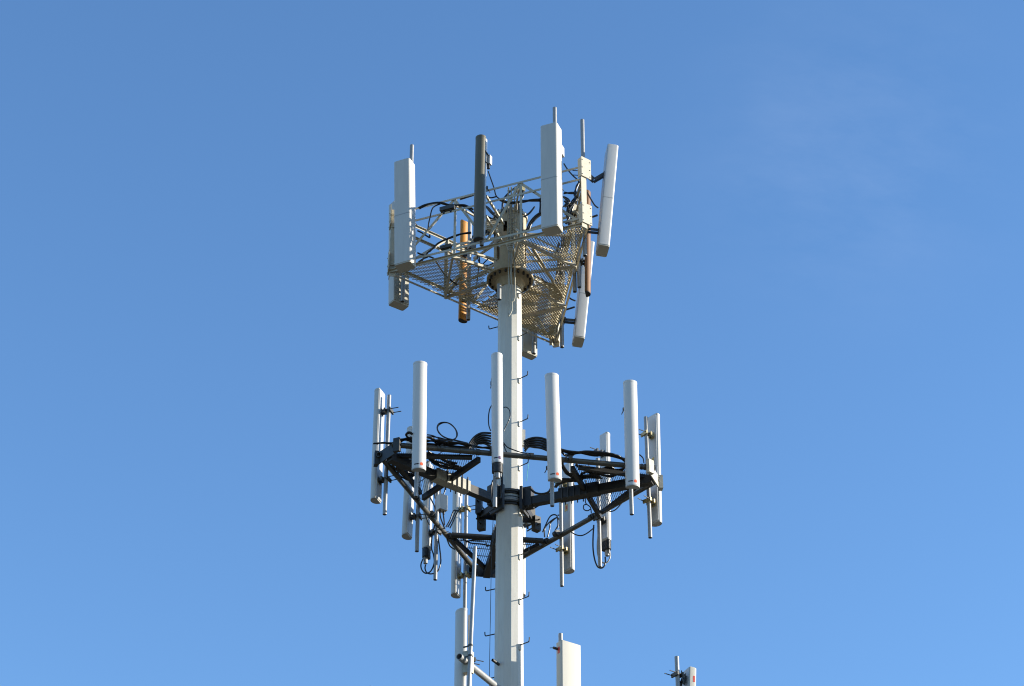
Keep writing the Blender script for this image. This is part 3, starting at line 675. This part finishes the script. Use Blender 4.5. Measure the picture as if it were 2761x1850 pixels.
bundle('tangle of dark cables inside the right corner frame', [
  [lb(500, 1190), lb(540, 1260), lb(620, 1310), lb(730, 1325), lb(860, 1310), lb(1000, 1280), lb(1130, 1250)],
  [lb(505, 1230), lb(550, 1300), lb(640, 1330), lb(760, 1310), lb(900, 1290), lb(1040, 1250)],
  [lb(640, 1210), lb(720, 1260), lb(820, 1240), lb(930, 1270), lb(1060, 1300), lb(1140, 1290)],
  [lb(500, 1370), lb(600, 1355), lb(680, 1350), lb(760, 1340), lb(900, 1330)], [lb(450, 1400), lb(560, 1365), lb(660, 1360)],
  [lb(440, 1430), lb(520, 1385), lb(640, 1370), lb(700, 1340)], [lb(700, 1290), lb(800, 1270), lb(890, 1300), lb(990, 1330), lb(1100, 1290)],
  [lb(720, 1230), lb(830, 1290), lb(950, 1240), lb(1080, 1280)]], 'z', ZL+.02, .012, twin=2)
bundle('black cables dropping beside the purple dot antenna', [
  [lc(1300, 170), lc(1285, 260), lc(1288, 340), lc(1310, 420)], [lc(1330, 110), lc(1300, 200), lc(1300, 320), lc(1320, 420)],
  [lc(1395, 110), lc(1400, 190), lc(1395, 270), lc(1380, 350)], [lc(1385, 110), lc(1390, 200), lc(1385, 300)]], 'y', -1.35, .011)
cable('cable loop beside the pole, right of the purple dot antenna', [la(1410, 630), la(1440, 628), la(1470, 660), la(1475, 720), la(1455, 780), la(1425, 840), la(1415, 870)], .008, 'y', -.9)
cable('cable loop bulging left of the purple dot antenna', [la(1290, 610), la(1270, 650), la(1258, 730), la(1262, 810), la(1280, 865)], .009, 'y', -1.4)
cable('cable drooping across the pole from the purple dot antenna', [la(1410, 985), la(1450, 1030), la(1520, 1060), la(1600, 1085), la(1700, 1095)], .009, 'y', -1.25)
cable('short cable hooking under the near pipe over the pole', [la(1410, 1000), la(1430, 1060), la(1460, 1100), la(1500, 1120)], .009, 'y', -1.25)
cable('black cable sagging from the collar to the right arm', [lb(185, 1450), lb(240, 1490), lb(310, 1500), lb(370, 1480), lb(400, 1430)], .017, 'y', -.55)
cable('thin green string hanging right of the pole', [lb(168, 1195), lb(158, 1280), lb(148, 1370)], .0035, 'y', -.2, 'green', None)
cable('short black cable at the far right corner of the lower platform', [lb(1285, 1105), lb(1320, 1140), lb(1330, 1190)], .010, 'y', -.6)
cable('long cable loop under the left slim antenna with connector', [lc(600, 960), lc(578, 1020), lc(590, 1075), lc(630, 1105), lc(680, 1080), lc(712, 1000), lc(705, 920), lc(685, 850), lc(690, 740), lc(715, 620)], .011, 'y', .85)
cable('second cable loop under the left slim antenna with connector', [lc(625, 1020), lc(620, 1060), lc(640, 1100), lc(690, 1110), lc(750, 1080), lc(778, 990), lc(770, 880), lc(755, 770), lc(740, 690)], .011, 'y', .85)
cable('silvery cable loop under the right slim antenna with connector', [ld(985, 880), ld(990, 940), ld(965, 990), ld(920, 1000), ld(880, 960), ld(862, 880), ld(865, 760), ld(885, 650), ld(895, 530)], .011, 'y', .6, 'galv')
cable('dark cable loop under the right slim antenna with connector', [ld(940, 940), ld(940, 1010), ld(910, 1050), ld(865, 1040), ld(835, 970), ld(818, 860), ld(818, 740), ld(825, 620)], .012, 'y', .6)
cable('cable slung below the right slanting pipe', [ld(600, 690), ld(640, 715), ld(700, 725), ld(760, 700), ld(830, 645)], .010, 'y', 1.0)
cable('cable sagging under the right slanting pipe near the corner', [ld(960, 470), ld(1000, 482), ld(1050, 460), ld(1110, 395)], .009, 'y', .1)
bundle('cables looping up from the right slanting pipe beside the pole', [
  [ld(310, 690), ld(340, 620), ld(380, 540), ld(420, 515), ld(455, 530), ld(465, 600), ld(460, 650)],
  [ld(330, 740), ld(330, 660), ld(370, 600), ld(420, 560), ld(460, 545), ld(480, 570)],
  [ld(360, 740), ld(380, 660), ld(390, 600), ld(440, 550)], [ld(430, 690), ld(450, 650), ld(475, 620), ld(490, 650)], [ld(460, 520), ld(530, 520), ld(590, 545)]], 'y', 1.35, .011)
bundle('tangle of thin cables hanging from the right corner frame', [
  [ld(740, 340), ld(745, 400), ld(790, 440), ld(800, 500)], [ld(760, 410), ld(725, 420), ld(725, 460), ld(760, 475), ld(790, 460)],
  [ld(890, 280), ld(900, 350), ld(940, 400), ld(960, 330), ld(985, 280)], [ld(910, 270), ld(950, 330), ld(1010, 300)], [ld(880, 380), ld(905, 310), ld(950, 270)]], 'y', .55, .009)
bundle('cables hanging around the white box left of the pole', [
  [lc(770, 200), lc(775, 260), lc(770, 320)], [lc(815, 210), lc(822, 260), lc(805, 320)], [lc(700, 240), lc(715, 300), lc(720, 350)],
  [lc(770, 460), lc(775, 540), lc(800, 610), lc(815, 650)], [lc(800, 490), lc(810, 560), lc(815, 620)], [lc(640, 280), lc(690, 380), lc(720, 450), lc(715, 540)],
  [lc(610, 480), lc(640, 570), lc(665, 620)]], 'y', .68, .011)
bundle('bundle of black cables slanting down behind the left slanting pipe', [
  [lc(830, 640), lc(870, 570), lc(905, 480), lc(930, 470)], [lc(850, 640), lc(885, 580), lc(925, 490), lc(945, 470)], [lc(870, 650), lc(900, 590), lc(940, 500), (lc(975, 455))],
  [lc(840, 760), lc(870, 830), lc(920, 865)], [lc(1030, 790), lc(1100, 770), lc(1180, 770), lc(1280, 760)], [lc(1000, 760), lc(1080, 800), lc(1180, 810), lc(1270, 825)]], 'y', 1.1, .011)
# --- upper truss
bundle('black cables slung along the top rail between the left and dark panels', [
  [za(470, 1310), za(560, 1270), za(720, 1245), za(860, 1280), za(1010, 1275), za(1115, 1330)], [za(480, 1320), za(580, 1272), za(700, 1250), za(800, 1272), za(960, 1280), za(1060, 1320), za(1120, 1370)],
  [za(960, 1210), za(1040, 1185), za(1120, 1160)]], 'y', -.75, .015)
cable('thin cable hanging from the top rail right of the left panel', [za(730, 1262), za(640, 1310), za(605, 1430), za(590, 1500), za(583, 1565)], .011, 'y', -.7)
bundle('black cables curving over the lower rails left of the dark panel', [
  [zc(1090, 290), zc(990, 305), zc(900, 330), zc(800, 370), zc(700, 420), zc(640, 480), zc(580, 530), zc(500, 640)],
  [zc(1090, 300), zc(980, 310), zc(880, 345), zc(760, 390), zc(680, 440), zc(600, 520)], [zc(460, 270), zc(520, 300), zc(600, 350), zc(600, 320)],
  [zc(460, 530), zc(520, 555), zc(640, 590), zc(680, 640), zc(790, 800), zc(930, 910)], [zc(470, 640), zc(530, 600), zc(580, 580)]], 'y', -.1, .014)
bundle('cable loops hanging under the middle of the truss', [
  [zc(1160, 540), zc(1175, 620), zc(1210, 670), zc(1260, 630), zc(1290, 600)], [zc(1190, 650), zc(1240, 672), zc(1300, 675), zc(1350, 650)],
  [zc(1180, 540), zc(1190, 640), zc(1175, 740), zc(1155, 910)], [zc(1000, 430), zc(1040, 470), zc(1090, 400), zc(1110, 330)]], 'y', .2, .010)
cable('cable dropping from the box behind the dark panel', [za(1290, 880), za(1325, 980), za(1360, 1080), za(1380, 1160), za(1420, 1200), za(1520, 1240)], .011, 'y', -.85)
cable('cable looping right from the dark panel', [za(1245, 1150), za(1290, 1180), za(1330, 1190), za(1390, 1175)], .012, 'y', -.85)
cable('cable coming down from the tall white panel to the corner post', [zb(785, 790), zb(830, 860), zb(890, 930), zb(960, 1000), zb(930, 1060), zb(920, 1170)], .012, 'y', -1.1)
bundle('thick black cables crossing behind the tall white panel to the drum', [
  [zb(180, 1245), zb(300, 1240), zb(400, 1218), zb(520, 1210)], [zb(180, 1255), zb(310, 1228), zb(420, 1225), zb(520, 1225)], [zb(30, 1215), zb(110, 1245), zb(200, 1250)],
  [zb(520, 1360), zb(450, 1410), zb(390, 1480), zb(350, 1568)], [zb(520, 1385), zb(460, 1430), zb(400, 1500), zb(375, 1568)], [zb(510, 1200), zb(512, 1290), zb(505, 1360)]], 'y', -.75, .019)
bundle('tangled cables inside the corner by the plated post', [
  [zb(790, 1125), zb(870, 1140), zb(950, 1130), zb(980, 1080)], [zb(790, 1180), zb(840, 1210), zb(850, 1250), zb(800, 1300)], [zb(790, 1280), zb(860, 1260), zb(930, 1220), zb(920, 1130), zb(960, 1020)],
  [zb(800, 1390), zb(840, 1330), zb(890, 1270), zb(960, 1180)], [zb(830, 1290), zb(820, 1400), zb(850, 1500)], [zb(920, 1170), zb(900, 1280), zb(860, 1380), zb(820, 1500)],
  [zb(790, 1230), zb(850, 1270), zb(900, 1210), zb(975, 1190)]], 'y', -.8, .014, twin=1)
bundle('vertical cables seen through the mesh floor on the right', [
  [zd(690, 290), zd(680, 420), zd(640, 520), zd(650, 640), zd(620, 780), zd(640, 900)], [zd(720, 280), zd(700, 430), zd(660, 560), zd(640, 700), zd(655, 860)],
  [zd(660, 380), zd(630, 500), zd(660, 620), zd(700, 760)], [zd(740, 300), zd(720, 460), zd(700, 600), zd(650, 760), zd(600, 870)], [zd(780, 250), zd(740, 420), zd(720, 560), zd(690, 720), zd(660, 880)],
  [zd(400, 720), zd(470, 760), zd(520, 790), zd(580, 810)], [zd(280, 300), zd(290, 420), zd(270, 520), zd(285, 610)]], 'y', .55, .016, twin=1)
bundle('brown black cables climbing from the drum cap to the top rail', [
  [(1352, 575), (1358, 545), (1372, 520), (1392, 505)], [(1366, 572), (1374, 548), (1384, 522), (1400, 510)], [(1404, 575), (1398, 552), (1410, 530), (1408, 512)],
  [(1345, 590), (1325, 575), (1312, 560), (1300, 548)], [(1348, 600), (1322, 588), (1308, 580)], [(1412, 585), (1428, 575), (1440, 560)]], 'y', -.3, .014, twin=1)
cable('cable running from the tilted corner panel to the plated post', [zb(1060, 1130), zb(1110, 1220), zb(1150, 1280), zb(1190, 1310)], .012, 'y', -1.45)
cable('short jumper at the foot of the tilted corner panel', [zb(1095, 1420), zb(1130, 1412), zb(1180, 1395)], .017, 'y', -1.45)
cable('upper jumper into the back of the lowest white panel', [zd(755, 945), zd(790, 970), zd(830, 985)], .014, 'y', 1.1)
cable('lower jumper into the back of the lowest white panel', [zd(720, 1082), zd(770, 1066), zd(820, 1050)], .016, 'y', 1.1)

for o in bpy.data.objects:
    if '_b' in o: del o['_b']
